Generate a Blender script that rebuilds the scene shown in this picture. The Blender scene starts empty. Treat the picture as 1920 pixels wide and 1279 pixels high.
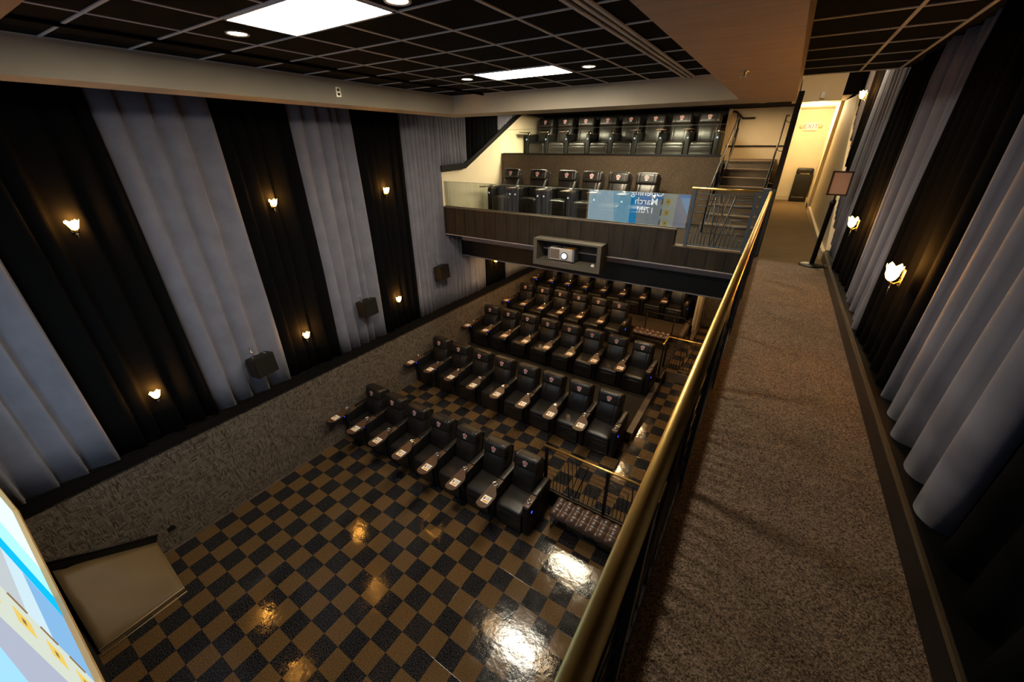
import bpy, bmesh, math, random
from mathutils import Vector, Matrix

# ------------------------------------------------------------------ camera, world, exposure
SC = bpy.context.scene
COL = SC.collection
cam_d = bpy.data.cameras.new('camera')
cam = bpy.data.objects.new('camera', cam_d)
COL.objects.link(cam)
cam_d.sensor_width = 36.0
cam_d.lens = 726.5 / 1920 * 36
cam_d.clip_start = 0.02
cam_d.clip_end = 100
YAW, PITCH, ROLL = 0.57123, 0.4669, -0.0026955
_f = Vector((-math.sin(YAW) * math.cos(PITCH), math.cos(YAW) * math.cos(PITCH), -math.sin(PITCH)))
_r = Vector((math.cos(YAW), math.sin(YAW), 0))
_u = _r.cross(_f)
_c, _s = math.cos(ROLL), math.sin(ROLL)
_r, _u = _c * _r + _s * _u, -_s * _r + _c * _u
M = Matrix((_r, _u, -_f)).transposed().to_4x4()
M.translation = Vector((0, 0, 6.162))
cam.matrix_world = M
SC.camera = cam
w = bpy.data.worlds.new('world')
SC.world = w
w.use_nodes = True
w.node_tree.nodes['Background'].inputs[0].default_value = (0.01, 0.01, 0.012, 1)
w.node_tree.nodes['Background'].inputs[1].default_value = 0.3
vs = SC.view_settings
vs.view_transform = 'Standard'
vs.look = 'None'
vs.gamma = 1.0
vs.use_curve_mapping = False
vs.exposure = 0.0
SC.cycles.use_denoising = True
SC.cycles.max_bounces = 8
SC.cycles.transparent_max_bounces = 12
SC.cycles.sample_clamp_indirect = 6.0
SC.cycles.caustics_reflective = False
SC.cycles.caustics_refractive = False

E_TROFFER = 62.0
E_DOWN = 130.0
E_BACK = 84.0
E_UNDER = 680.0
P_SCONCE = 11.0
E_SCREEN = 1.45

# ------------------------------------------------------------------ materials
MAT = {}


def _nt(name):
    m = bpy.data.materials.new(name)
    m.use_nodes = True
    nt = m.node_tree
    b = nt.nodes['Principled BSDF']
    MAT[name] = m
    return m, nt, b


def pr(name, col, rough=0.5, metal=0.0, spec=0.5, sheen=0.0, coat=0.0, var=0.0, vscale=8.0, bump=0.0, bscale=40.0, detail=3.0, emis=None, estr=0.0, coat_rough=0.1, stretch=None):
    m, nt, b = _nt(name)
    N, L = nt.nodes, nt.links
    b.inputs['Base Color'].default_value = (*col, 1)
    b.inputs['Roughness'].default_value = rough
    b.inputs['Metallic'].default_value = metal
    b.inputs['Specular IOR Level'].default_value = spec
    b.inputs['Sheen Weight'].default_value = sheen
    b.inputs['Sheen Roughness'].default_value = 0.4
    b.inputs['Coat Weight'].default_value = coat
    b.inputs['Coat Roughness'].default_value = coat_rough
    tc = N.new('ShaderNodeTexCoord')
    mp = N.new('ShaderNodeMapping')
    L.new(tc.outputs['Object'], mp.inputs[0])
    if stretch:
        mp.inputs['Scale'].default_value = stretch
    if var > 0:
        n = N.new('ShaderNodeTexNoise')
        n.inputs['Scale'].default_value = vscale
        n.inputs['Detail'].default_value = detail
        L.new(mp.outputs[0], n.inputs['Vector'])
        r = N.new('ShaderNodeValToRGB')
        r.color_ramp.elements[0].position = 0.3
        r.color_ramp.elements[1].position = 0.7
        r.color_ramp.elements[0].color = (*[c * (1 - var) for c in col], 1)
        r.color_ramp.elements[1].color = (*[min(1, c * (1 + var)) for c in col], 1)
        L.new(n.outputs['Fac'], r.inputs[0])
        L.new(r.outputs[0], b.inputs['Base Color'])
    if bump > 0:
        n2 = N.new('ShaderNodeTexNoise')
        n2.inputs['Scale'].default_value = bscale
        n2.inputs['Detail'].default_value = 4
        L.new(mp.outputs[0], n2.inputs['Vector'])
        bp = N.new('ShaderNodeBump')
        bp.inputs['Strength'].default_value = bump
        bp.inputs['Distance'].default_value = 0.01
        L.new(n2.outputs['Fac'], bp.inputs['Height'])
        L.new(bp.outputs[0], b.inputs['Normal'])
    if emis:
        b.inputs['Emission Color'].default_value = (*emis, 1)
        b.inputs['Emission Strength'].default_value = estr
    return m


def emit(name, col, strength, sample=True):
    m, nt, b = _nt(name)
    N, L = nt.nodes, nt.links
    N.remove(b)
    e = N.new('ShaderNodeEmission')
    e.inputs[0].default_value = (*col, 1)
    e.inputs[1].default_value = strength
    L.new(e.outputs[0], N['Material Output'].inputs[0])
    if not sample:
        m.cycles.emission_sampling = 'NONE'
    return m


class NB:
    """tiny helper for maths nodes"""
    def __init__(s, nt):
        s.nt = nt

    def m(s, op, a, b=None, c=None):
        n = s.nt.nodes.new('ShaderNodeMath')
        n.operation = op
        for i, v in enumerate((a, b, c)):
            if v is None:
                continue
            if isinstance(v, (int, float)):
                n.inputs[i].default_value = v
            else:
                s.nt.links.new(v, n.inputs[i])
        return n.outputs[0]

    def noise(s, vec, scale, detail=2.0, rough=0.5):
        n = s.nt.nodes.new('ShaderNodeTexNoise')
        n.inputs['Scale'].default_value = scale
        n.inputs['Detail'].default_value = detail
        n.inputs['Roughness'].default_value = rough
        s.nt.links.new(vec, n.inputs['Vector'])
        return n.outputs['Fac']

    def mix(s, fac, a, b):
        n = s.nt.nodes.new('ShaderNodeMix')
        n.data_type = 'RGBA'
        if isinstance(fac, (int, float)):
            n.inputs[0].default_value = fac
        else:
            s.nt.links.new(fac, n.inputs[0])
        for i, v in ((6, a), (7, b)):
            if isinstance(v, tuple):
                n.inputs[i].default_value = (*v, 1)
            else:
                s.nt.links.new(v, n.inputs[i])
        return n.outputs[2]


def checker(name, fx, fy, flip):
    m, nt, b = _nt(name)
    k = NB(nt)
    tc = nt.nodes.new('ShaderNodeTexCoord')
    vec = tc.outputs['Object']
    sp = nt.nodes.new('ShaderNodeSeparateXYZ')
    nt.links.new(vec, sp.inputs[0])
    u = k.m('SUBTRACT', k.m('DIVIDE', sp.outputs[0], .305), fx)
    v = k.m('SUBTRACT', k.m('DIVIDE', sp.outputs[1], .305), fy)
    par = k.m('FLOORED_MODULO', k.m('ADD', k.m('ADD', k.m('FLOOR', u), k.m('FLOOR', v)), flip), 2)
    par = k.m('GREATER_THAN', par, .5)      # 1 = black
    # speckle
    sp1 = k.noise(vec, 85, 3, .7)
    sp2 = k.noise(vec, 70, 3, .65)
    br = k.mix(k.m('MULTIPLY', k.m('SUBTRACT', sp1, .35), 3.0), (.034, .018, .007), (.185, .108, .045))
    bk = k.mix(k.m('MULTIPLY', k.m('SUBTRACT', sp2, .42), 3.5), (.001, .001, .0015), (.052, .049, .052))
    # each tile slightly different
    wn = nt.nodes.new('ShaderNodeTexWhiteNoise')
    wn.noise_dimensions = '2D'
    cb = nt.nodes.new('ShaderNodeCombineXYZ')
    nt.links.new(k.m('FLOOR', u), cb.inputs[0])
    nt.links.new(k.m('FLOOR', v), cb.inputs[1])
    nt.links.new(cb.outputs[0], wn.inputs['Vector'])
    col = k.mix(par, br, bk)
    fu = k.m('ABSOLUTE', k.m('SUBTRACT', k.m('FRACT', u), .5))
    fv = k.m('ABSOLUTE', k.m('SUBTRACT', k.m('FRACT', v), .5))
    g = k.m('GREATER_THAN', k.m('MAXIMUM', fu, fv), .4935)
    col = k.mix(k.m('MULTIPLY', g, .7), col, (.030, .022, .014))
    nt.links.new(col, b.inputs['Base Color'])
    # waxed gloss with swirls
    n1 = k.noise(vec, 5.5, 5, .6)
    n2 = k.noise(vec, 1.3, 2, .5)
    rg = k.m('ADD', k.m('MULTIPLY', n1, .15), k.m('MULTIPLY', wn.outputs[0], .04))
    nt.links.new(k.m('ADD', rg, .015), b.inputs['Roughness'])
    b.inputs['Specular IOR Level'].default_value = .55
    bp = nt.nodes.new('ShaderNodeBump')
    bp.inputs['Strength'].default_value = .13
    bp.inputs['Distance'].default_value = .02
    h = k.m('ADD', k.m('MULTIPLY', k.noise(vec, 7, 4, .6), 1.0), k.m('MULTIPLY', k.m('MULTIPLY', g, -1), .08))
    h = k.m('ADD', h, k.m('MULTIPLY', n2, .8))
    nt.links.new(h, bp.inputs['Height'])
    nt.links.new(bp.outputs[0], b.inputs['Normal'])
    return m


def carpet(name, dark, light, scale=170, band=0.0):
    m, nt, b = _nt(name)
    k = NB(nt)
    tc = nt.nodes.new('ShaderNodeTexCoord')
    vec = tc.outputs['Object']
    n = k.noise(vec, scale, 2, .8)
    n2 = k.noise(vec, 3.0, 3, .5)
    f = k.m('MULTIPLY', k.m('SUBTRACT', n, .36), 3.2)
    f = k.m('ADD', f, k.m('MULTIPLY', k.m('SUBTRACT', n2, .5), .3))
    c = nt.nodes.new('ShaderNodeClamp')
    nt.links.new(f, c.inputs[0])
    col = k.mix(c.outputs[0], dark, light)
    nt.links.new(col, b.inputs['Base Color'])
    b.inputs['Roughness'].default_value = .95
    b.inputs['Specular IOR Level'].default_value = .1
    bp = nt.nodes.new('ShaderNodeBump')
    bp.inputs['Strength'].default_value = .8
    bp.inputs['Distance'].default_value = .01
    nt.links.new(n, bp.inputs['Height'])
    nt.links.new(bp.outputs[0], b.inputs['Normal'])
    return m


def wainscot(name, dark, light):
    """woven dash pattern wall carpet: short strokes up and across"""
    m, nt, b = _nt(name)
    k = NB(nt)
    tc = nt.nodes.new('ShaderNodeTexCoord')
    sp = nt.nodes.new('ShaderNodeSeparateXYZ')
    nt.links.new(tc.outputs['Object'], sp.inputs[0])
    along = k.m('ADD', sp.outputs[0], sp.outputs[1])
    up = sp.outputs[2]

    def cell(su, sv, off):
        u = k.m('FLOOR', k.m('MULTIPLY', along, su))
        shift = k.m('FRACT', k.m('MULTIPLY', u, .618))
        v = k.m('FLOOR', k.m('ADD', k.m('MULTIPLY', up, sv), k.m('MULTIPLY', shift, 1.0 if su > sv else 0.0)))
        if sv > su:
            sh2 = k.m('FRACT', k.m('MULTIPLY', v, .618))
            u = k.m('FLOOR', k.m('ADD', k.m('MULTIPLY', along, su), sh2))
        c = nt.nodes.new('ShaderNodeCombineXYZ')
        nt.links.new(u, c.inputs[0])
        nt.links.new(v, c.inputs[1])
        c.inputs[2].default_value = off
        w_ = nt.nodes.new('ShaderNodeTexWhiteNoise')
        w_.noise_dimensions = '3D'
        nt.links.new(c.outputs[0], w_.inputs['Vector'])
        return w_.outputs[0]
    va = cell(95, 12, 1)
    ha = cell(12, 95, 2)
    blk = cell(15, 14.5, 3)
    sel = k.m('GREATER_THAN', blk, .42)
    f = k.m('ADD', k.m('MULTIPLY', va, sel), k.m('MULTIPLY', ha, k.m('SUBTRACT', 1, sel)))
    n2 = k.noise(tc.outputs['Object'], 90, 2, .6)
    f = k.m('ADD', k.m('MULTIPLY', k.m('POWER', f, .8), .8), k.m('MULTIPLY', k.m('SUBTRACT', n2, .4), .6))
    cl = nt.nodes.new('ShaderNodeClamp')
    nt.links.new(f, cl.inputs[0])
    nt.links.new(k.mix(cl.outputs[0], dark, light), b.inputs['Base Color'])
    b.inputs['Roughness'].default_value = .95
    b.inputs['Specular IOR Level'].default_value = .1
    return m


def glass(name, fac, tint=(.93, .97, .95), fres=True):
    m, nt, b = _nt(name)
    N, L = nt.nodes, nt.links
    N.remove(b)
    t = N.new('ShaderNodeBsdfTransparent')
    t.inputs[0].default_value = (*tint, 1)
    g = N.new('ShaderNodeBsdfGlossy')
    g.inputs['Roughness'].default_value = 0.0
    mx = N.new('ShaderNodeMixShader')
    fr = N.new('ShaderNodeFresnel')
    fr.inputs[0].default_value = 1.5
    k = NB(nt)
    f = k.m('MINIMUM', k.m('ADD', k.m('MULTIPLY', fr.outputs[0], 0.5 if fres else .05), fac), 1.0)
    L.new(f, mx.inputs[0])
    L.new(t.outputs[0], mx.inputs[1])
    L.new(g.outputs[0], mx.inputs[2])
    L.new(mx.outputs[0], N['Material Output'].inputs[0])
    return m


pr('leather', (.0125, .0102, .0088), .37, spec=.55, bump=.10, bscale=26, var=.15, vscale=5)
pr('arm_panel', (.006, .0058, .0056), .55, spec=.28)
pr('plastic_black', (.0065, .006, .0055), .5, spec=.3)
pr('plastic_brown', (.075, .040, .024), .42)
pr('brown_edge', (.040, .022, .014), .4)
pr('chrome', (.72, .68, .60), .16, metal=1)
pr('brass', (.92, .64, .21), .40, metal=1, bump=.02, bscale=9, var=.06, vscale=6)
pr('brass_satin', (.85, .56, .17), .38, metal=1)
pr('iron', (.006, .006, .007), .42, spec=.32)
pr('blue_iron', (.05, .085, .13), .4, spec=.6)
pr('bench_leather', (.075, .042, .030), .30, spec=.7, bump=.05, bscale=30)
pr('emblem_pink', (.72, .24, .25), .6)
pr('emblem_white', (.90, .85, .84), .6)
pr('emblem_dark', (.06, .02, .025), .7)
pr('paper_white', (.85, .82, .76), .6)
pr('paper_orange', (.80, .36, .03), .6)
pr('paper_grey', (.36, .36, .40), .6)
pr('paper_dark', (.05, .05, .07), .6)
pr('velvet_grey', (.165, .165, .205), .9, spec=.10, sheen=.12, var=.10, vscale=3.5, bump=.05, bscale=90)
pr('velvet_black', (.0042, .0042, .0045), .95, spec=.03)
pr('black_paint', (.008, .008, .009), .5, spec=.35)
pr('black_gloss', (.005, .005, .005), .35, spec=.4)
pr('ceiling_tile', (.0028, .0028, .0030), .9, spec=.06, var=.4, vscale=60)
pr('ceiling_grid', (.46, .46, .48), .5)
pr('fascia_grey', (.40, .355, .275), .5, spec=.35, var=.10, vscale=1.2, bump=.04, bscale=3)
pr('soffit_grey', (.46, .35, .25), .55, spec=.3, var=.10, vscale=2.0, stretch=(1, 8, 1))
pr('glass_edge', (.20, .23, .20), .3)
pr('beam_lit_orange', (.42, .22, .11), .6)  # orange light on the front beam's underside is put into this colour
pr('beige_wall', (.70, .60, .42), .75, spec=.25, var=.04, vscale=2)
pr('beige_trim', (.60, .50, .34), .6)
pr('panel_wood', (.027, .021, .014), .55, spec=.3, var=.45, vscale=1.0, stretch=(9, 9, 1.3))
pr('pale_band', (.34, .31, .33), .7)
pr('box_brown', (.088, .078, .062), .6)
pr('curb_brown', (.11, .078, .052), .45, var=.2, vscale=3)
pr('base_brown', (.060, .042, .022), .4)
pr('outlet_steel', (.62, .60, .52), .3, metal=.8)
pr('white_plastic', (.75, .73, .68), .45)
pr('cover_beige', (.130, .088, .042), .5, spec=.3, var=.12, vscale=1.1)
pr('cover_edge', (.33, .24, .14), .5)
pr('screen_frame', (.62, .41, .18), .5)
pr('can_black', (.012, .011, .009), .4, spec=.35)
pr('sign_paper', (.50, .34, .27), .7)
pr('exit_red', (.62, .08, .03), .5)
pr('projector_body', (.50, .46, .44), .45)
pr('projector_grey', (.13, .14, .18), .45)
pr('projector_grille', (.20, .155, .12), .6, var=.4, vscale=1, stretch=(160, 1, 1))
pr('ornament', (.55, .40, .16), .25, metal=1)
checker('vct_front', .25, .65, 0)
checker('vct_platform', .33, .73, 1)
carpet('carpet_walk', (.046, .033, .023), (.345, .25, .183), 115)
carpet('carpet_walk_shading', (.085, .056, .026), (.26, .18, .095), 135)  # same carpet as the walkway, with its change in shading put into the colour
carpet('carpet_stair', (.06, .045, .03), (.24, .18, .125), 190)
carpet('carpet_dark', (.012, .010, .008), (.070, .054, .040), 190)
carpet('carpet_last', (.020, .014, .009), (.10, .072, .048), 190)
carpet('carpet_riser', (.055, .040, .028), (.21, .155, .108), 120)
wainscot('wainscot', (.024, .018, .013), (.20, .160, .123))
emit('light_panel', (1.0, .90, .72), E_TROFFER)
emit('light_panel_back', (1.0, .85, .58), E_BACK)
emit('light_under', (1.0, .62, .28), E_UNDER)
emit('light_down', (1.0, .66, .32), E_DOWN)
emit('recess_fill', (1.0, .83, .56), 430.0)  # emission of the added, unseen lamp over the hall entrance
emit('light_hall', (1.0, .80, .48), 30.0)
emit('sconce_glow', (1.0, .42, .065), 110.0, sample=False)
emit('led_blue', (.03, .06, 1.0), 3.2, sample=False)
emit('badge_glow', (.9, .95, 1.0), 0.75, sample=False)  # glow given to the white arm badges, which are not lit
emit('lens_light', (.62, .84, 1.0), 14.0)
glass('glass_rail', .155)
glass('glass_upper', .01, fres=False)

# ------------------------------------------------------------------ mesh helpers


class MB:
    def __init__(s):
        s.bm = bmesh.new()
        s.mats = []

    def mi(s, m):
        if m not in s.mats:
            s.mats.append(m)
        return s.mats.index(m)

    def face(s, pts, m):
        f = s.bm.faces.new([s.bm.verts.new(p) for p in pts])
        f.material_index = s.mi(m)
        return f

    def box(s, x0, x1, y0, y1, z0, z1, m):
        v = [s.bm.verts.new((x, y, z)) for x in (x0, x1) for y in (y0, y1) for z in (z0, z1)]
        k = s.mi(m)
        for q in ((0, 1, 3, 2), (4, 6, 7, 5), (0, 4, 5, 1), (2, 3, 7, 6), (0, 2, 6, 4), (1, 5, 7, 3)):
            f = s.bm.faces.new([v[i] for i in q])
            f.material_index = k

    def prism(s, poly, axis, a, b, m):
        """extrude a 2D polygon (other two axes in x,y,z order) along an axis from a to b"""
        def P(p, t):
            q = list(p)
            q.insert(axis, t)
            return q
        lo = [s.bm.verts.new(P(p, a)) for p in poly]
        hi = [s.bm.verts.new(P(p, b)) for p in poly]
        k = s.mi(m)
        n = len(poly)
        fs = [s.bm.faces.new(lo), s.bm.faces.new(hi[::-1])]
        for i in range(n):
            fs.append(s.bm.faces.new((lo[i], hi[i], hi[(i + 1) % n], lo[(i + 1) % n])))
        for f in fs:
            f.material_index = k

    def tube(s, pts, r, m, n=10, cap=True):
        pts = [Vector(p) for p in pts]
        k = s.mi(m)
        rings = []
        up = None
        for i, p in enumerate(pts):
            if i == 0:
                d = (pts[1] - p).normalized()
            elif i == len(pts) - 1:
                d = (p - pts[i - 1]).normalized()
            else:
                d = ((pts[i + 1] - p).normalized() + (p - pts[i - 1]).normalized())
                d = d.normalized() if d.length > 1e-6 else (pts[i + 1] - p).normalized()
            if up is None:
                up = d.cross(Vector((0, 0, 1)))
                if up.length < .05:
                    up = d.cross(Vector((1, 0, 0)))
                up.normalize()
            a = (up - d * up.dot(d)).normalized()
            up = a
            b = d.cross(a)
            rr = r
            if 0 < i < len(pts) - 1:
                c = (pts[i + 1] - p).normalized().dot(d)
                rr = r / max(.5, c)
            rings.append([s.bm.verts.new(p + (a * math.cos(2 * math.pi * j / n) + b * math.sin(2 * math.pi * j / n)) * (rr if 0 < i < len(pts) - 1 else r)) for j in range(n)])
        for i in range(len(rings) - 1):
            for j in range(n):
                f = s.bm.faces.new((rings[i][j], rings[i][(j + 1) % n], rings[i + 1][(j + 1) % n], rings[i + 1][j]))
                f.material_index = k
                f.smooth = True
        if cap:
            for rg in (rings[0], rings[-1]):
                f = s.bm.faces.new(rg)
                f.material_index = k

    def bar(s, p0, p1, wx, m):
        """thin square bar between two points"""
        s.tube([p0, p1], wx * .7, m, n=4)

    def lathe(s, prof, c, m, n=20, cap=True, mats=None):
        """profile of (r, z) about a vertical axis through c"""
        rings = []
        for r, z in prof:
            rings.append([s.bm.verts.new((c[0] + r * math.cos(2 * math.pi * j / n), c[1] + r * math.sin(2 * math.pi * j / n), c[2] + z)) for j in range(n)])
        for i in range(len(rings) - 1):
            for j in range(n):
                f = s.bm.faces.new((rings[i][j], rings[i][(j + 1) % n], rings[i + 1][(j + 1) % n], rings[i + 1][j]))
                f.material_index = s.mi(mats[i] if mats else m)
                f.smooth = True
        if cap:
            for q, rg in ((0, rings[0]), (-1, rings[-1])):
                if prof[q][0] > 1e-4:
                    f = s.bm.faces.new(rg)
                    f.material_index = s.mi(mats[q] if mats else m)

    def rbox(s, c, size, r, m, n=4, fn=None, seg=3, T=None):
        """rounded cushion box; fn reshapes local coords, T maps to place"""
        h = [d / 2 for d in size]
        r = min(r, min(h) * .98)
        ax = []
        for d in range(3):
            i = h[d] - r
            L = [-i - r * t for t in [math.sin(math.pi / 2 * (seg - q) / seg) for q in range(seg)]]
            nn = n if isinstance(n, int) else n[d]
            mid = [-i + 2 * i * q / nn for q in range(nn + 1)] if i > 1e-6 else [0.0]
            ax.append(L + mid + [-x for x in L[::-1]])
        N = [len(a) - 1 for a in ax]
        vs_ = {}

        def V(i, j, k):
            key = (i, j, k)
            if key not in vs_:
                p = Vector((ax[0][i], ax[1][j], ax[2][k]))
                q = Vector([max(-(h[d] - r), min(h[d] - r, p[d])) for d in range(3)])
                dd = p - q
                if dd.length > 1e-9:
                    p = q + dd.normalized() * r
                if fn:
                    p = Vector(fn(*p))
                p = p + Vector(c)
                if T:
                    p = T(p)
                vs_[key] = s.bm.verts.new(p)
            return vs_[key]
        k_ = s.mi(m)
        def F(*q):
            f = s.bm.faces.new(q)
            f.material_index = k_
            f.smooth = True
        for a in range(3):
            b, d = (a + 1) % 3, (a + 2) % 3
            for e in (0, N[a]):
                for i in range(N[b]):
                    for j in range(N[d]):
                        def ix(p, q):
                            t = [0, 0, 0]
                            t[a] = e
                            t[b] = p
                            t[d] = q
                            return V(*t)
                        q = [ix(i, j), ix(i + 1, j), ix(i + 1, j + 1), ix(i, j + 1)]
                        F(*(q if e else q[::-1]))

    def build(s, name, parent=None, smooth=None, recalc=True):
        if recalc:
            bmesh.ops.recalc_face_normals(s.bm, faces=s.bm.faces)
        me = bpy.data.meshes.new(name)
        s.bm.to_mesh(me)
        s.bm.free()
        for m in s.mats:
            me.materials.append(MAT[m])
        if smooth:
            for p in me.polygons:
                p.use_smooth = True
        o = bpy.data.objects.new(name, me)
        COL.objects.link(o)
        if parent:
            o.parent = parent
        return o


def tag(o, label, cat, group=None):
    o['label'] = label
    o['category'] = cat
    if group:
        o['group'] = group
    return o


def thing(name, label, cat, loc=(0, 0, 0), rz=0.0, group=None):
    o = bpy.data.objects.new(name, None)
    o.empty_display_size = .1
    COL.objects.link(o)
    o.location = loc
    o.rotation_euler = (0, 0, rz)
    return tag(o, label, cat, group)


def struct(b, name):
    o = b.build(name)
    o['kind'] = 'structure'
    return o


def copy_tree(o, parent=None):
    c = o.copy()
    COL.objects.link(c)
    if parent:
        c.parent = parent
    for ch in list(o.children):
        copy_tree(ch, c)
    return c


XL, XR = -7.22, .90
ZC = 7.02
ZB = 6.711          # bottom of the soffits
WALK = 4.43

# ================================================================== large structure
# floor with checker tiles, then the stepped seating platforms
b = MB()
b.box(XL - .1, .0, -.75, 4.86, -.1, 0, 'vct_front')
struct(b, 'floor')
b = MB()
b.box(XL - .1, .0, 4.86, 10.12, -.1, .30, 'vct_platform')
b.box(XL - .1, .0, 4.852, 4.86, 0, .30, 'black_paint')
b.box(XL, .0, 4.845, 4.87, .285, .303, 'curb_brown')
struct(b, 'floor_second_level')
b = MB()
b.box(XL, -1.45, 7.15, 9.75, .28, .45, 'carpet_dark')
b.box(-1.53, -1.40, 7.05, 9.45, .30, .50, 'curb_brown')
struct(b, 'floor_third_level')
b = MB()
b.box(XL, -1.45, 9.55, 12.0, .28, .575, 'carpet_dark')
b.box(-1.45, .0, 10.12, 14.0, .0, .55, 'vct_platform')
b.box(-1.45, .0, 10.09, 10.125, .30, .565, 'curb_brown')
b.box(-1.62, -1.42, 9.62, 10.14, .30, .56, 'curb_brown')
struct(b, 'floor_fourth_level')
b = MB()
b.box(XL, -1.45, 11.9, 14.0, .5, .86, 'carpet_last')
b.box(-1.47, -1.36, 11.78, 13.45, .55, .95, 'curb_brown')
b.box(-1.24, -1.11, 12.25, 13.5, .55, .66, 'curb_brown')
struct(b, 'floor_fifth_level')

# left wall
b = MB()
b.box(XL - .12, XL, -.75, 14.05, -.1, 1.88, 'wainscot')
b.box(XL - .12, XL - .05, -.75, 14.05, 1.88, 7.3, 'black_paint')
b.prism([(7.90, 4.0), (7.90, 5.66), (8.83, 5.69), (11.66, 7.06), (13.30, 7.06), (13.30, 4.0)], 0, XL - .06, XL + .005, 'beige_wall')
struct(b, 'wall_left')
b = MB()
b.box(XL - .02, XL + .045, -.75, 14.0, 1.87, 2.07, 'black_gloss')
b.box(XL + .02, XL + .06, -.75, 14.0, 2.06, 2.09, 'black_gloss')
struct(b, 'trim_1')
b = MB()
path = [(7.86, 5.66), (8.83, 5.69), (11.66, 7.06)]
for (y0, z0), (y1, z1) in zip(path, path[1:]):
    b.prism([(y0, z0 - .06), (y1, z1 - .06), (y1, z1 + .07), (y0, z0 + .07)], 0, XL, XL + .11, 'black_gloss')
b.box(XL + .003, XL + .012, 7.895, 7.935, 4.08, 5.62, 'beige_trim')
struct(b, 'trim_2')
b = MB()
b.box(XL, XL + .02, -.6, 4.86, 0, .02, 'curb_brown')
struct(b, 'baseboard_left')

# front wall behind the screen
b = MB()
b.box(XL - .1, XR + .3, -.85, -.70, -.1, 8.2, 'black_paint')
struct(b, 'wall_front')
b = MB()
b.box(-6.3, -.72, -.30, .66, ZB, ZC + .05, 'beam_lit_orange')
struct(b, 'ceiling_beam_front')

# ceiling: dark tiles in a pale grid, the soffit beams around it
b = MB()
b.box(XL - .1, -.08, -.75, 13.4, ZC, ZC + .08, 'ceiling_tile')
gz0, gz1 = ZC - .007, ZC + .002
gx = [-1.959, -2.578, -3.19, -3.818, -4.47, -4.98]
gy = [3.13 + .607 * k for k in range(-4, 7)]
for x in gx:
    b.box(x - .0125, x + .0125, .6, 6.8, gz0, gz1, 'ceiling_grid')
for y in gy:
    b.box(-5.72, -1.47, y - .0125, y + .0125, gz0 - .0005, gz1, 'ceiling_grid')
    b.box(-1.335, -.7, y - .0125, y + .0125, gz0 - .0005, gz1, 'ceiling_grid')
b.box(-5.72, -5.69, .6, 6.8, gz0 - .001, gz1, 'ceiling_grid')
b.box(-5.72, -.7, 6.765, 6.80, gz0 - .001, gz1, 'ceiling_grid')
b.box(-5.00, -4.962, .6, 6.8, ZC - .028, ZC, 'ceiling_tile')
struct(b, 'ceiling')
b = MB()
zr = 6.985
b.box(-.08, XR + .15, -.75, 7.25, zr, zr + .1, 'ceiling_tile')
b.box(.497, .523, -.7, 7.25, zr - .007, zr + .002, 'ceiling_grid')
for k in range(-8, 6):
    y = 4.24 + .605 * k
    b.box(-.08, XR, y - .0115, y + .0115, zr - .0075, zr + .002, 'ceiling_grid')
b.box(XR - .025, XR + .0, -.7, 7.25, zr - .008, zr + .002, 'ceiling_grid')
b.box(-.08, XR, 7.225, 7.25, zr - .008, zr + .002, 'ceiling_grid')
struct(b, 'ceiling_walkway')
b = MB()
b.box(-.2, XR + .3, 7.25, 12.1, 8.15, 8.25, 'black_paint')
b.box(-.2, XR + .3, 7.25, 7.35, 7.1, 8.2, 'black_paint')
b.box(-.2, -.09, 7.25, 12.1, 7.0, 8.2, 'beige_wall')
struct(b, 'ceiling_recess')
b = MB()
b.box(-6.29, -5.70, .66, 6.79, ZB, ZC + .05, 'fascia_grey')
struct(b, 'ceiling_beam_left')
b = MB()
b.box(-6.29, -.72, 6.79, 7.52, ZB, ZC + .05, 'fascia_grey')
struct(b, 'ceiling_beam_back')
b = MB()
b.box(-.7225, -.077, -.70, 7.52, ZB, ZC + .05, 'soffit_grey')
struct(b, 'ceiling_beam_right')

# right wall
b = MB()
b.box(XR + .16, XR + .28, -.75, 17.6, -.1, 8.25, 'black_paint')
b.prism([(8.25, -.1), (8.25, WALK + .17), (11.8, 7.08), (17.6, 7.3), (17.6, -.1)], 0, XR + .02, XR + .155, 'beige_wall')
struct(b, 'wall_right')
b = MB()
b.box(XR, XR + .155, -.7, 8.25, WALK, WALK + .125, 'black_gloss')
b.box(XR + .004, XR + .155, -.7, 8.25, WALK + .125, WALK + .15, 'base_brown')
b.box(XR + .016, XR + .155, -.7, 8.25, WALK + .15, WALK + .156, 'black_gloss')
b.box(XR - .03, XR + .02, 8.25, 17.4, WALK, WALK + .14, 'beige_trim')
struct(b, 'baseboard_right')

# walkway slab and the wall under it
b = MB()
b.box(-.06, XR + .02, -.75, 7.72, 4.15, WALK, 'carpet_walk')
b.box(-.06, XR + .02, 7.72, 17.5, 4.15, WALK, 'carpet_walk_shading')  # one carpet throughout; only the painted shading changes here
b.box(-.075, -.06, -.75, 7.9, 4.12, WALK + .03, 'black_paint')
struct(b, 'floor_walkway')
b = MB()
b.box(-.06, .0, -.75, 14.0, -.1, 4.15, 'carpet_riser')
struct(b, 'wall_under_walkway')

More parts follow.
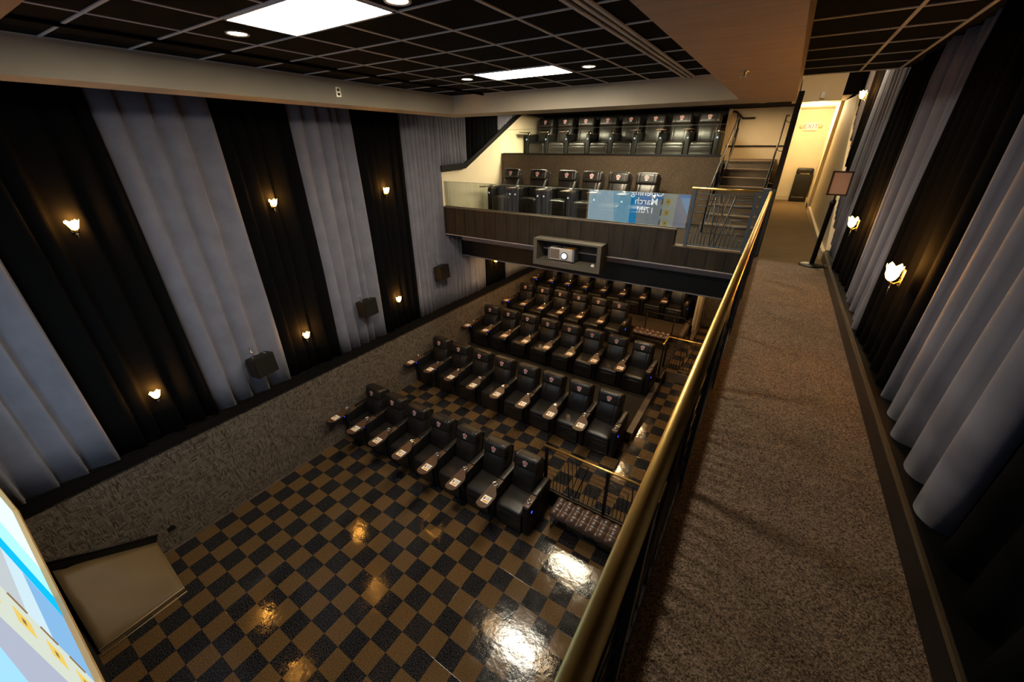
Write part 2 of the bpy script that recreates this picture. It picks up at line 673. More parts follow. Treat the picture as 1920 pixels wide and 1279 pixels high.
# balcony
b = MB()
b.box(XL, -.06, 8.05, 10.70, 4.05, 4.43, 'carpet_dark')
b.box(XL + .01, -1.43, 7.89, 8.05, 4.08, 4.745, 'panel_wood')
b.box(-1.43, -.075, 7.89, 8.05, 4.08, 4.445, 'panel_wood')
x = XL + .1
while x < -.2:                                   # board joints
    b.box(x, x + .014, 7.884, 7.891, 4.09, 4.74 if x < -1.46 else 4.44, 'black_paint')
    x += .315
b.box(XL + .01, -1.405, 7.872, 8.07, 4.745, 4.765, 'curb_brown')
b.box(-1.43, -.075, 7.872, 8.07, 4.445, 4.462, 'curb_brown')
b.box(-1.55, -1.425, 7.882, 8.06, 4.08, 4.745, 'panel_wood')
b.box(XL + .01, -.075, 7.87, 7.895, 4.065, 4.085, 'pale_band')
struct(b, 'balcony_front')
b = MB()
b.box(XL, -.06, 8.58, 14.0, 3.38, 4.05, 'panel_wood')
b.box(XL, -.06, 8.55, 8.58, 3.79, 4.05, 'pale_band')
b.box(XL, -.06, 8.552, 8.58, 3.38, 3.79, 'black_paint')
x = XL + .3
while x < -.2:
    b.box(x, x + .008, 8.546, 8.553, 3.39, 3.79, 'panel_wood')
    x += .62
b.box(XL, -.06, 8.535, 8.575, 3.355, 3.382, 'pale_band')
struct(b, 'balcony_underside')
b = MB()
b.box(XL, -1.27, 10.68, 10.74, 4.43, 5.93, 'carpet_riser')
b.box(XL, -1.25, 10.665, 10.755, 5.93, 5.96, 'black_gloss')
b.box(XL, -1.27, 10.74, 13.3, 5.6, 5.77, 'carpet_dark')
struct(b, 'balcony_upper_level')
b = MB()
b.box(XL, -1.56, 13.27, 13.4, 4.43, 7.1, 'black_paint')
b.box(-1.57, -1.49, 13.05, 13.4, 5.77, 7.1, 'beige_trim')
b.box(-1.5, -.06, 13.27, 13.4, 4.43, 7.1, 'beige_wall')
struct(b, 'wall_back')
b = MB()
b.box(XL, -1.24, 13.95, 14.1, 0, 3.4, 'black_paint')
b.box(-1.24, .0, 13.95, 14.1, 0, 3.4, 'wainscot')
b.box(-1.31, -1.25, 12.98, 13.10, .6, 3.38, 'beige_trim')
b.box(-1.25, -1.18, 13.10, 13.95, .6, 3.38, 'beige_wall')
struct(b, 'wall_back_lower')

# stairs from the balcony to the top level
b = MB()
Y0, TR, RI = 9.70, .28, .174
for k in range(8):
    y = Y0 + TR * k
    z = 4.437 + RI * (k + 1)
    yend = y + TR + .02 if k < 7 else 13.27
    b.box(-1.25, -.215, y, yend, 4.40, z - .012, 'carpet_stair')
    b.box(-1.25, -.215, y - .018, yend, z - .03, z, 'carpet_stair')
struct(b, 'staircase')
# divider wall between stairs and hall
b = MB()
b.box(-.085, -.007, 7.95, 11.8, WALK, 6.87, 'black_gloss')
b.box(-.085, -.007, 11.8, 17.4, WALK, 7.2, 'beige_wall')
b.box(-.20, -.012, 7.93, 8.12, WALK, 5.52, 'blue_iron')
struct(b, 'wall_divider')
# hall
b = MB()
b.box(-.09, XR + .02, 17.4, 17.55, WALK, 7.3, 'beige_wall')
b.box(-.01, XR + .02, 17.37, 17.4, WALK, WALK + .14, 'beige_trim')
struct(b, 'wall_hall_end')
b = MB()
b.box(-.10, XR + .02, 11.9, 17.5, 7.19, 7.3, 'beige_wall')
b.box(-.10, .67, 11.8, 11.9, 7.01, 8.2, 'beige_wall')
b.box(.67, XR + .02, 11.8, 11.9, 7.10, 8.2, 'velvet_black')
struct(b, 'ceiling_hall')
b = MB()
b.box(.845, XR + .03, 14.62, 14.80, WALK, 7.19, 'beige_trim')
b.box(.87, XR + .03, 14.80, 15.75, WALK, 7.05, 'beige_wall')
b.box(.845, XR + .03, 15.75, 15.90, WALK, 7.19, 'beige_trim')
struct(b, 'door_1')

# ================================================================== ceiling lamps


def troffer(cx, cy, label, mat='light_panel'):
    t = thing('ceiling_light', label, 'ceiling light', (cx, cy, ZC))
    m = MB()
    hx, hy = .607, .2965
    for x0, x1, y0, y1 in ((-hx, hx, -hy, -hy + .02), (-hx, hx, hy - .02, hy), (-hx, -hx + .02, -hy, hy), (hx - .02, hx, -hy, hy)):
        m.box(x0, x1, y0, y1, -.012, .0, 'ceiling_grid')
    m.build('frame', t)
    m = MB()
    m.box(-hx + .02, hx - .02, -hy + .02, hy - .02, -.009, -.001, mat)
    m.build('diffuser', t)
    return t


troffer(-3.198, 2.22, 'large bright ceiling light panel at the top edge of the photo')
troffer(-3.198, 5.25, 'smaller-looking bright ceiling light panel in front of the back beam')
troffer(-2.95, 8.35, 'ceiling light panel over the lower balcony row behind the back beam', 'light_panel_back')
troffer(-2.70, 11.0, 'ceiling light panel over the top balcony row', 'light_panel_back')
troffer(-5.6, 11.0, 'added unseen light panel over the left end of the top balcony row', 'light_panel_back')  # extra panel added to brighten the beige wall


def downlight(x, y, z, label, r=.07, mat='light_down'):
    t = thing('downlight', label, 'downlight', (x, y, z))
    m = MB()
    m.lathe([(r, -.004), (r + .018, -.010), (r + .022, -.001), (r, -.001)], (0, 0, 0), 'white_plastic', 24, cap=False)
    m.build('trim_ring', t)
    m = MB()
    m.lathe([(r, -.003), (0.0005, -.0035)], (0, 0, 0), mat, 24, cap=False)
    m.build('lamp', t)
    return t


downlight(-4.177, 2.204, ZC, 'round amber downlight left of the large ceiling light panel')
downlight(-2.409, 2.363, ZC, 'round downlight right of the large ceiling panel, cut by the top edge')
downlight(-4.139, 5.268, ZC, 'round downlight left of the far ceiling light panel')
downlight(-2.285, 5.294, ZC, 'round downlight right of the far ceiling light panel')
downlight(.35, 9.0, 8.15, 'added unseen lamp high over the hall entrance beside the topmost sconce', mat='recess_fill', r=.12)  # added to brighten the beige header; no fixture seen here
downlight(-.75, 11.6, ZC, 'added unseen lamp in the ceiling over the top of the balcony stairs', mat='light_under')  # added lamp for the stairs, fixture unseen
for x, y, lab in ((-2.1, 9.3, 'downlight under the balcony edge above the third row end'), (-2.1, 11.4, 'downlight under the balcony above the far bench'),
                  (-4.3, 9.3, 'added unseen lamp under the balcony edge above the third row middle'), (-4.3, 11.4, 'added unseen lamp under the balcony above the last row middle'),
                  (-6.3, 9.3, 'added unseen lamp under the balcony edge above the third row by the wall'), (-6.3, 11.4, 'added unseen lamp under the balcony above the last row by the wall'),
                  (-.75, 12.6, 'downlight under the balcony over the orange lit doorway floor')):
    downlight(x, y, 3.38, lab, .06, 'light_under')  # row-middle and by-the-wall lamps are added, unseen, to brighten the seats
t = thing('hall_light', 'small glowing round light in the hall ceiling before the exit sign', 'ceiling light', (.40, 15.6, 7.19))
m = MB()
m.lathe([(.12, -.02), (.14, -.01), (.14, 0)], (0, 0, 0), 'white_plastic', 20, cap=False)
m.build('trim_ring', t)
m = MB()
m.lathe([(.12, -.02), (.06, -.035), (.0005, -.04)], (0, 0, 0), 'light_hall', 20, cap=False)
m.build('lamp', t)


def lamp_point(name, loc, col, power, r=.05, parent=None):
    d = bpy.data.lights.new(name, 'POINT')
    d.color = col
    d.energy = power
    d.shadow_soft_size = r
    o = bpy.data.objects.new(name, d)
    COL.objects.link(o)
    if parent:
        o.parent = parent
    o.location = loc
    return o


# slot diffuser in the ceiling
m = MB()
for x in (-1.469, -1.398, -1.335):
    m.box(x - .014, x + .014, .68, 6.76, ZC - .022, ZC - .008, 'ceiling_grid')
m.box(-1.47, -1.335, .68, 6.76, ZC - .011, ZC - .008, 'plastic_black')
y = 1.0
while y < 6.7:
    m.box(-1.46, -1.44, y, y + .5, ZC - .017, ZC - .012, 'box_brown')
    m.box(-1.39, -1.37, y + .25, y + .7, ZC - .017, ZC - .012, 'box_brown')
    y += .85
tag(m.build('slot_diffuser'), 'long linear air slot with white rails in the dark ceiling', 'air vent')
# sprinkler under the right soffit
t = thing('sprinkler', 'small metal sprinkler head under the brown soffit beam', 'sprinkler', (-.46, 4.30, ZB))
m = MB()
m.lathe([(.034, 0), (.034, -.006), (.01, -.01), (.008, -.035)], (0, 0, 0), 'chrome', 16)
m.build('escutcheon', t)
m = MB()
m.lathe([(.026, -.046), (.026, -.049), (.004, -.049)], (0, 0, 0), 'chrome', 12)
m.bar((-.012, 0, -.03), (-.016, 0, -.047), .004, 'chrome')
m.bar((.012, 0, -.03), (.016, 0, -.047), .004, 'chrome')
m.build('deflector', t)
# outlet on the fascia
t = thing('outlet', 'small steel outlet plate on the left ceiling beam', 'outlet', (-5.70, 4.23, 6.862))
m = MB()
m.box(0, .006, -.038, .038, -.06, .06, 'outlet_steel')
m.build('plate', t)
for dz in (-.026, .026):
    m = MB()
    m.box(.006, .010, -.018, .018, dz - .016, dz + .016, 'plastic_black')
    m.build('socket', t)

# ================================================================== curtains


def curtain(name, label, plane, sgn, y0, y1, z0, z1, mat, pleat=.24, depth=.075, seed=0, bottom=None, top=None, nz=9, deep=False):
    """pleated drape hung on a wall plane; sgn = direction into the room"""
    rnd = random.Random(seed)
    prof = []
    y = y0
    while y < y1 - .02:
        wd = min(pleat * rnd.uniform(.72, 1.28), y1 - y)
        if y1 - (y + wd) < pleat * .45:
            wd = y1 - y
        dp = depth * rnd.uniform(.75, 1.1)
        nf = 7
        lip = min(.018, wd * .12)
        if deep:
            for i in range(12):
                t_ = i / 12
                q = min(1, t_ / .74)
                v_ = (.10 + .9 * math.sin(math.pi * q) ** .55 * (1 - .25 * q)) if t_ < .74 else .10 - .10 * math.sin((t_ - .74) / .26 * math.pi)
                prof.append((y + wd * t_, .008 + dp * v_))
            y += wd
            continue
        for i in range(nf):
            t_ = i / (nf - 1)
            bulge = math.sin(t_ * math.pi) * .18
            prof.append((y + (wd - lip) * t_, .012 + dp * (t_ ** 1.1 * 1.15 + bulge)))
        prof.append((y + wd - lip * .6, .012 + dp * 1.05))
        prof.append((y + wd - lip * .75, .012 + dp * .45))
        prof.append((y + wd - lip * .35, .012 + dp * .10))
        y += wd
    prof.append((y1, .012))
    m = MB()
    ph = [rnd.uniform(0, 6.28) for _ in range(4)]
    grid = []
    for (yy, dd) in prof:
        zb = bottom(yy) if bottom else z0
        zt = top(yy) if top else z1
        colv = []
        for k in range(nz + 1):
            t_ = k / nz
            z = zb + (zt - zb) * t_
            inner = 0 if (yy <= y0 + .001 or yy >= y1 - .001) else 1
            wob = inner * (.010 * math.sin(3.1 * t_ + yy * 5 + ph[0]) + .006 * math.sin(8 * t_ + yy * 11 + ph[1]))
            amp = 1.0 + .18 * math.sin(2.3 * t_ + yy * 3 + ph[2])
            if k == nz:
                amp *= .8
            colv.append(m.bm.verts.new((plane + sgn * dd * amp, yy + wob, z)))
        grid.append(colv)
    kk = m.mi(mat)
    for i in range(len(grid) - 1):
        for k in range(nz):
            f = m.bm.faces.new((grid[i][k], grid[i + 1][k], grid[i + 1][k + 1], grid[i][k + 1]))
            f.material_index = kk
            f.smooth = True
    o = m.build(name, recalc=True)
    md = o.modifiers.new('thick', 'SOLIDIFY')
    md.thickness = .004
    return tag(o, label, 'curtain', 'wall curtains')


CL = XL - .02
zt = 6.99
Zb = 2.085
curtain('wall_curtain', 'grey velvet curtain on the left wall nearest the screen', CL, 1, -.62, .52, Zb, zt, 'velvet_grey', .27, .085, 1)
curtain('wall_curtain', 'black velvet curtain behind the two sconces nearest the screen', CL, 1, .52, 1.81, Zb, zt, 'velvet_black', .26, .08, 2)
curtain('wall_curtain', 'grey curtain behind the wall speaker nearest the screen', CL, 1, 1.81, 3.10, Zb, zt, 'velvet_grey', .27, .085, 33)
curtain('wall_curtain', 'black curtain behind the middle pair of left wall sconces', CL, 1, 3.10, 4.26, Zb, zt, 'velvet_black', .24, .08, 4)
curtain('wall_curtain', 'grey curtain behind the middle speaker of the left wall', CL, 1, 4.26, 5.48, Zb, zt, 'velvet_grey', .22, .085, 5)
curtain('wall_curtain', 'black curtain behind the third pair of left wall sconces', CL, 1, 5.48, 6.67, Zb, zt, 'velvet_black', .22, .08, 6)
curtain('wall_curtain', 'grey curtain at the left end of the balcony front', CL, 1, 6.67, 7.885, Zb, zt, 'velvet_grey', .15, .075, 7)
dg = lambda y: 5.71 if y < 8.83 else 5.71 + (y - 8.83) * (7.06 - 5.69) / (11.66 - 8.83)
curtain('wall_curtain', 'short grey curtain above the beige wall left of the balcony', CL, 1, 7.885, 8.97, 5.7, zt, 'velvet_grey', .13, .07, 8, bottom=dg, nz=4)
curtain('wall_curtain', 'black curtain above the diagonal trim by the balcony', CL, 1, 8.97, 10.45, 5.7, zt, 'velvet_black', .2, .07, 9, bottom=dg, nz=4)
curtain('wall_curtain', 'small grey curtain corner at the top of the diagonal trim', CL, 1, 10.45, 11.5, 5.7, zt, 'velvet_grey', .14, .07, 10, bottom=dg, nz=4)
curtain('wall_curtain', 'grey curtain on the left wall below the balcony edge', CL, 1, 7.885, 9.63, Zb, 4.06, 'velvet_grey', .15, .075, 11, nz=5)
curtain('wall_curtain', 'black curtain under the balcony behind a small sconce', CL, 1, 9.63, 10.73, Zb, 3.36, 'velvet_black', .18, .07, 12, nz=4)
curtain('wall_curtain', 'pinkish grey curtain deepest under the balcony', CL, 1, 10.73, 12.6, Zb, 3.36, 'velvet_grey', .17, .07, 13, nz=4)
CR = XR + .145
zb = WALK + .158
curtain('wall_curtain', 'black curtain filling the right edge of the photo', CR, -1, .62, 2.03, zb, 6.98, 'velvet_black', .24, .105, 21, deep=True)
curtain('wall_curtain', 'grey curtain behind the camera end of the walkway', CR, -1, -.68, .62, zb, 6.98, 'velvet_grey', .25, .105, 22, deep=True)
curtain('wall_curtain', 'wide grey curtain nearest the camera on the right wall', CR, -1, 2.03, 3.40, zb, 6.98, 'velvet_grey', .27, .105, 23, deep=True)
curtain('wall_curtain', 'black curtain behind the brightest sconce on the right wall', CR, -1, 3.40, 4.54, zb, 6.98, 'velvet_black', .23, .105, 24, deep=True)
curtain('wall_curtain', 'middle grey curtain of the right wall past the brightest sconce', CR, -1, 4.54, 5.84, zb, 6.98, 'velvet_grey', .26, .105, 25, deep=True)
curtain('wall_curtain', 'black curtain behind the sconce beside the sign stand', CR, -1, 5.84, 7.10, zb, 6.98, 'velvet_black', .23, .105, 26, deep=True)
dr = lambda y: zb if y < 8.3 else zb + (y - 8.3) * (7.1 - zb) / (11.75 - 8.3)
tr_ = lambda y: 6.98 if y < 7.25 else 7.9
curtain('wall_curtain', 'narrow pleated grey curtain just past the sign stand', CR, -1, 7.10, 9.30, zb, 7.9, 'velvet_grey', .13, .085, 27, deep=True, bottom=dr, top=tr_)
curtain('wall_curtain', 'far black curtain above the hall entrance', CR, -1, 9.30, 10.05, zb, 7.9, 'velvet_black', .18, 0.116, 28, deep=True, bottom=dr, top=tr_)
curtain('wall_curtain', 'farthest grey curtain beside the topmost right sconce', CR, -1, 10.05, 11.0, zb, 7.9, 'velvet_grey', .15, 0.116, 29, deep=True, bottom=dr, top=tr_)
curtain('wall_curtain', 'dark curtain strip at the hall ceiling header', CR, -1, 11.0, 11.75, zb, 7.9, 'velvet_black', .15, 0.109, 30, deep=True, bottom=dr, top=tr_)

# ================================================================== sconces


def sconce_proto():
    t = thing('wall_sconce', '', 'wall lamp')
    m = MB()                                   # +x points into the room
    m.rbox((.008, 0, -.02), (.016, .09, .17), .008, 'ornament', 2)
    m.build('back_plate', t)
    m = MB()
    m.tube([(.01, 0, -.05), (.05, 0, -.085), (.085, 0, -.075), (.085, 0, -.045)], .008, 'ornament', 8)
    m.build('arm', t)
    m = MB()
    n = 20
    prof = [(.020, -.055), (.045, -.035), (.062, .0), (.078, .045), (.095, .085)]
    rings = []
    for i, (r, z) in enumerate(prof):
        rings.append([m.bm.verts.new((.085 + r * (.75 if i > 2 else .9) * math.cos(2 * math.pi * j / n) * (.8 if math.cos(2 * math.pi * j / n) < 0 else 1), r * math.sin(2 * math.pi * j / n),
                                      z + (.022 * math.cos(5 * 2 * math.pi * j / n) if i == len(prof) - 1 else 0))) for j in range(n)])
    k = m.mi('sconce_glow')
    for i in range(len(rings) - 1):
        for j in range(n):
            f = m.bm.faces.new((rings[i][j], rings[i][(j + 1) % n], rings[i + 1][(j + 1) % n], rings[i + 1][j]))
            f.material_index = k
            f.smooth = True
    f = m.bm.faces.new(rings[0])
    f.material_index = k
    m.build('shade', t)
    m = MB()
    for q, (y, z, r) in enumerate(((0, -.105, .009), (.012, -.125, .008), (-.012, -.125, .008), (0, -.145, .008), (.006, -.165, .006), (0, -.185, .005))):
        m.lathe([(.0005, -r), (r, 0), (.0005, r)], (.07, y, z), 'chrome', 8, cap=False)
    m.build('crystal_drop', t)
    return t


SP = sconce_proto()
sconces = [(XL + .085, 1.19, 5.30, 0, 'upper left wall sconce nearest the screen'), (XL + .085, 3.61, 5.30, 0, 'upper middle sconce on the left wall'),
           (XL + .085, 6.03, 5.29, 0, 'upper left wall sconce nearest the balcony'), (XL + .085, 1.17, 2.84, 0, 'lower left wall sconce nearest the screen'),
           (XL + .085, 3.57, 2.84, 0, 'lower middle sconce on the left wall'), (XL + .085, 5.95, 2.83, 0, 'lower left wall sconce nearest the balcony'),
           (XL + .085, 10.07, 2.86, 0, 'dim sconce under the balcony on the left wall'),
           (XR - .015, 3.66, 5.345, math.pi, 'brightest and nearest sconce on the right wall'), (XR - .015, 6.02, 5.345, math.pi, 'right wall sconce beside the sign stand'),
           (XR - .015, 9.68, 6.90, math.pi, 'topmost sconce on the right wall by the hall ceiling')]
for i, (x, y, z, rz, lab) in enumerate(sconces):
    o = SP if i == 0 else copy_tree(SP)
    o.location = (x, y, z)
    o.rotation_euler = (0, 0, rz)
    o.scale = (.72, .72, .72)
    tag(o, 'glowing amber glass wall sconce, ' + lab, 'wall lamp', 'curtain wall sconces')
    sg = 1 if rz == 0 else -1
    lamp_point('sconce_bulb', (x + sg * .06, y, z + .09), (1.0, .42, .08), P_SCONCE, .03)

# ================================================================== speakers


def speaker_proto():
    t = thing('wall_speaker', '', 'speaker')
    m = MB()                                   # wedge box, +x into the room, tilted down
    m.prism([(.07, -.17), (.05, .17), (.27, .20), (.30, -.155)], 1, -.19, .19, 'plastic_black')
    m.build('cabinet', t)
    m = MB()
    m.prism([(.272, .185), (.280, .186), (.309, -.145), (.301, -.146)], 1, -.175, .175, 'can_black')
    m.build('grille', t)
    m = MB()
    m.box(.0, .08, -.03, .03, -.10, .12, 'iron')
    m.build('bracket', t)
    m = MB()
    m.tube([(.09, -.04, .18), (.05, -.045, .26), (.015, -.045, .34)], .006, 'chrome', 6)
    m.build('cable', t)
    m = MB()
    m.box(.13, .16, -.13, -.09, .186, .196, 'chrome')
    m.box(.13, .16, .09, .13, .186, .196, 'chrome')
    m.build('mount_tab', t)
    return t


KP = speaker_proto()
for i, (y, z, lab) in enumerate(((2.62, 2.66, 'black box speaker on the grey curtain nearest the screen'), (4.98, 2.96, 'black box speaker on the middle grey curtain'),
                                 (7.45, 3.14, 'black box speaker on the grey curtain by the balcony edge'))):
    o = KP if i == 0 else copy_tree(KP)
    o.location = (XL + .03, y, z)
    o.rotation_euler = (0, 0, .12)
    tag(o, lab, 'speaker', 'side wall speakers')

# ================================================================== recliners
PITCHX = .691
HA = PITCHX / 2
LEAN = math.radians(13)


def TB(p):
    """backrest frame (front face at y=0, h up from z=0) to chair frame"""
    return Vector((p.x, .50 + p.y * math.cos(LEAN) + p.z * math.sin(LEAN), .46 - p.y * math.sin(LEAN) + p.z * math.cos(LEAN)))


def groove(x, at, wd=.012, d=.010):
    return d * sum(math.exp(-((x - a) / wd) ** 2) for a in at)


def make_armrest(t, sx, balc):
    m = MB()
    x = sx * HA
    m.rbox((x, .40, .35), (.124, .80, .66), .025, 'arm_panel', 2, seg=2)
    a = m.build('armrest', t)
    m = MB()
    m.rbox((x, .165, .690), (.118, .29, .024), .010, 'plastic_brown', 1, seg=2)
    m.build('console', a)
    m = MB()
    m.rbox((x, .55, .69), (.122, .47, .045), .02, 'leather', 3, seg=2, fn=lambda px, py, pz: (px, py, pz + (.006 * (1 - (px / .061) ** 2) if pz > 0 else 0)))
    m.build('arm_pad', a)
    m = MB()
    m.lathe([(.030, -.010), (.034, .016), (.042, .024), (.047, .018), (.047, -.002)], (x, .14, .703), 'chrome', 18, cap=False)
    m.lathe([(.0005, -.008), (.032, -.008)], (x, .14, .703), 'chrome', 18, cap=False)
    m.build('cup_holder', a)
    m = MB()
    mt = 'badge_glow' if balc else 'led_blue'
    z = .565 if balc else .60
    r = .024 if balc else .014
    n = 14
    if balc or sx < 0:
      f = m.bm.faces.new([m.bm.verts.new((x + .0 + r * math.cos(6.2832 * j / n), -.006, z + r * math.sin(6.2832 * j / n))) for j in range(n)])
      f.material_index = m.mi(mt)
    if not balc and sx > 0:
        f = m.bm.faces.new([m.bm.verts.new((x + .068, .12 + r * 1.8 * math.cos(6.2832 * j / n), .52 + r * 1.8 * math.sin(6.2832 * j / n))) for j in range(n)])
        f.material_index = m.mi(mt)
    m.build('indicator_light', a, recalc=False)
    return a


def make_chair(balc):
    t = thing('recliner', '', 'recliner')
    m = MB()
    m.box(-.27, .27, .06, .88, .0, .30, 'plastic_black')
    m.build('base', t)
    m = MB()
    m.rbox((0, .035, .205), (.542, .085, .36), .03, 'leather', (16, 1, 10),
           fn=lambda x, y, z: (x, y + (groove(z, (.02,), .012, .014) - .016 * (1 - (x / .275) ** 2) + .0045 * math.sin(x * 95) if y < 0 else 0), z), seg=2)
    m.build('footrest', t)
    m = MB()
    m.rbox((0, .285, .395), (.542, .60, .155), .06, 'leather', (12, 12, 1),
           fn=lambda x, y, z: (x, y, z + ((.028 * (1 - (x / .276) ** 2) * (1 - (y / .30) ** 2) - groove(y, (.05,), .012, .006)) if z > 0 else 0)))
    m.build('seat', t)
    m = MB()
    m.rbox((0, .11, .32), (.54, .20, .66), .06, 'leather', (22, 1, 14), T=TB,
           fn=lambda x, y, z: (x, y + ((groove(x, (-.15, .15), .014, .008) - .062 * (1 - (x / .275) ** 4) * max(0, 1 - ((z + .09) / .30) ** 2) + groove(z, (.19,), .018, .03)) if y < 0 else 0), z))
    m.build('backrest', t)
    m = MB()
    m.rbox((0, .225, .34), (.53, .05, .66), .02, 'plastic_black', 2, T=TB, seg=2)
    m.build('back_shell', t)
    m = MB()
    m.rbox((0, .075, .585), (.525, .255, .275), .065, 'leather', (28, 2, 6), T=TB,
           fn=lambda x, y, z: (x, y + ((groove(x, (-.18, .18), .009, .010) - .014 * (1 - (x / .265) ** 2)) if y < 0 else 0), z + (groove(x, (-.18, .18), .009, -.006) if z > .05 else 0)))
    h = m.build('headrest', t)
    # crown emblem stitched on the headrest
    m = MB()
    sx_, yf, z0 = .052, -.0715, .528

    def poly(pts, mat, lift):
        f = m.bm.faces.new([m.bm.verts.new(TB(Vector((x * sx_, yf - lift + .004 * (x * x) * .3, z0 + y * sx_)))) for x, y in pts])
        f.material_index = m.mi(mat)
    crown = [(-.68, .78), (-.86, 1.2), (-1.0, 1.62), (-.92, 1.86), (-.62, 1.96), (-.40, 1.84), (-.2, 2.0), (0, 1.92), (.2, 2.0), (.40, 1.84), (.62, 1.96), (.92, 1.86), (1.0, 1.62), (.86, 1.2), (.68, .78)]
    poly(crown[::-1], 'emblem_white', 0)
    poly([(x * .86, .80 + (y - .78) * .88) for x, y in crown][::-1], 'emblem_pink', .001)
    for cx, lean in ((-.52, -.10), (-.19, -.03), (.19, .03), (.52, .10)):
        poly([(cx + lean * (q / 6 - .5) + .075 * math.sin(math.pi * q / 6) * sg, 1.02 + .6 * q / 6) for sg, rg in ((1, range(0, 7)), (-1, range(6, -1, -1))) for q in rg if not (sg == -1 and q in (0, 6))], 'emblem_dark', .002)
    poly([(.13 * math.cos(6.2832 * j / 10), 2.22 + .19 * math.sin(6.2832 * j / 10)) for j in range(10)], 'emblem_white', .001)
    poly([(-.66, .66), (.66, .66), (.66, .70), (-.66, .70)], 'emblem_white', .001)
    poly([(-.62, .38), (.62, .38), (.66, .60), (-.66, .60)], 'paper_grey', .001)
    poly([(-.56, .08), (.56, .08), (.60, .30), (-.60, .30)], 'emblem_white', .001)
    m.build('emblem', h, recalc=False)
    make_armrest(t, -1, balc)
    # swing tray with a sticker
    ox = -HA
    out = [(-.058, .115), (-.062, -.05), (-.066, -.30), (-.058, -.375), (-.025, -.415), (.04, -.432), (.10, -.425), (.15, -.40), (.172, -.35), (.178, -.27), (.176, -.16), (.160, -.08), (.120, -.02), (.075, .03), (.060, .07), (.058, .115), (.04, .155), (0, .175), (-.04, .155)]
    m = MB()
    m.prism([(ox + x, y) for x, y in out], 2, .742, .752, 'brown_edge')
    m.prism([(ox + .05 + (x - .05) * .955, -.13 + (y + .13) * .975) for x, y in out], 2, .752, .757, 'plastic_brown')
    tr = m.build('tray', t)
    m = MB()
    m.lathe([(.032, .0), (.036, .012), (.043, .020), (.048, .013), (.048, -.002)], (ox, .115, .757), 'chrome', 18, cap=False)
    m.lathe([(.0005, .001), (.034, .001)], (ox, .115, .757), 'chrome', 18, cap=False)
    m.build('cup_ring', tr)
    m = MB()
    m.lathe([(.030, 0), (.030, .06)], (ox, .115, .690), 'plastic_black', 12)
    m.build('tray_post', tr)
    m = MB()
    cx, cy, q = ox + .062, -.245, .0745

    def flat(x0, x1, y0, y1, mat, z):
        f = m.bm.faces.new([m.bm.verts.new((cx + x, cy + y, z)) for x, y in ((x0, y0), (x1, y0), (x1, y1), (x0, y1))])
        f.material_index = m.mi(mat)
    flat(-q, q, -q, q, 'paper_white', .7585)
    flat(-.045, .055, -.060, -.030, 'paper_orange', .7590)
    flat(-.055, -.025, -.015, .045, 'paper_dark', .7590)
    flat(-.062, -.03, .02, .05, 'paper_orange', .7592)
    for k in range(5):
        flat(-.005, .06 - .008 * (k % 2), -.012 + k * .013, -.005 + k * .013, 'paper_grey', .7590)
    m.build('sticker', tr, recalc=False)
    return t


def add_right_arm(ch, proto_arm, col_shift):
    a = copy_tree(proto_arm, ch)
    return a


ORD = ['first', 'second', 'third', 'fourth', 'fifth', 'sixth', 'seventh', 'eighth']
protoF = make_chair(False)
armF = make_armrest(protoF, 1, False)
protoB = make_chair(True)
armB = make_armrest(protoB, 1, True)
used = {id(protoF): False, id(protoB): False}


def drop_tree(o):
    for ch in list(o.children):
        drop_tree(ch)
    bpy.data.objects.remove(o)


def place_chair(proto, x, y, z, right_arm, label, group):
    c = copy_tree(proto)
    c.location = (x, y, z)
    if not right_arm:
        arms = [q for q in c.children if q.name.startswith('armrest')]
        arms.sort(key=lambda q: sum(v.co.x for v in q.data.vertices) / len(q.data.vertices))
        drop_tree(arms[-1])
    tag(c, label, 'recliner', group)
    return c


ROWS = [(7, 3.96, 0.0, 'front row on the checkered floor'), (8, 6.29, .30, 'second row on the checkered platform'), (8, 8.70, .45, 'third row behind the brown curb'),
        (6, 10.89, .575, 'fourth row beside the far bench'), (8, 12.90, .86, 'last row under the balcony')]
X0 = -7.13
for n, y, z, desc in ROWS:
    for i in range(n):
        lab = 'black leather recliner, %s from the left wall, %s' % (ORD[i], desc)
        place_chair(protoF, X0 + HA + PITCHX * i, y, z, i == n - 1, lab, 'recliners in the ' + desc)
xs = [-6.415, -5.555, -4.685, -3.998, -3.313, -2.632]
for i, x in enumerate(xs):
    place_chair(protoB, x, 9.36, 4.43, i in (0, 1, 5), 'black leather recliner, %s from the left, lower balcony row behind the glass' % ORD[i], 'recliners in the lower balcony row')
for i in range(8):
    place_chair(protoB, -7.04 + .342 + .684 * i, 11.85, 5.77, i == 7, 'black leather recliner, %s from the left, top balcony row' % ORD[i], 'recliners in the top balcony row')
drop_tree(protoF)
drop_tree(protoB)

# ================================================================== railings


def infill(m, P, w, h, mat, r=.0105, flip=False):
    """angular pattern of bars; P(u,v) maps metres along / up to a point"""
    def ln(u0, v0, u1, v1, k=1.0):
        if flip:
            u0, u1 = 1 - u0, 1 - u1
        m.bar(P(u0 * w, v0 * h), P(u1 * w, v1 * h), r * k, mat)
    ln(0, .93, 1, .93, .9)
    for i in range(5):
        u, v = .07 + .062 * i, .22 + .125 * i
        ln(u, 0, u, v)
        ln(0, v, u, v)
    ln(0, .83, .36, .83)
    ln(.36, .93, .42, 0, 1.5)
    ln(.43, .93, .50, 0)
    ln(.50, .93, .53, .55)
    ln(.60, .93, .44, 0)
    ln(.70, .93, .52, 0, 1.5)
    for i in range(5):
        u, v = .60 + .075 * i, .62 - .115 * i
        ln(u, 0, u + .04 * (1 - i / 5), v)
        ln(u + .04 * (1 - i / 5), v, 1, v)
    ln(.69, .85, 1, .85)
    ln(.67, .74, 1, .74)


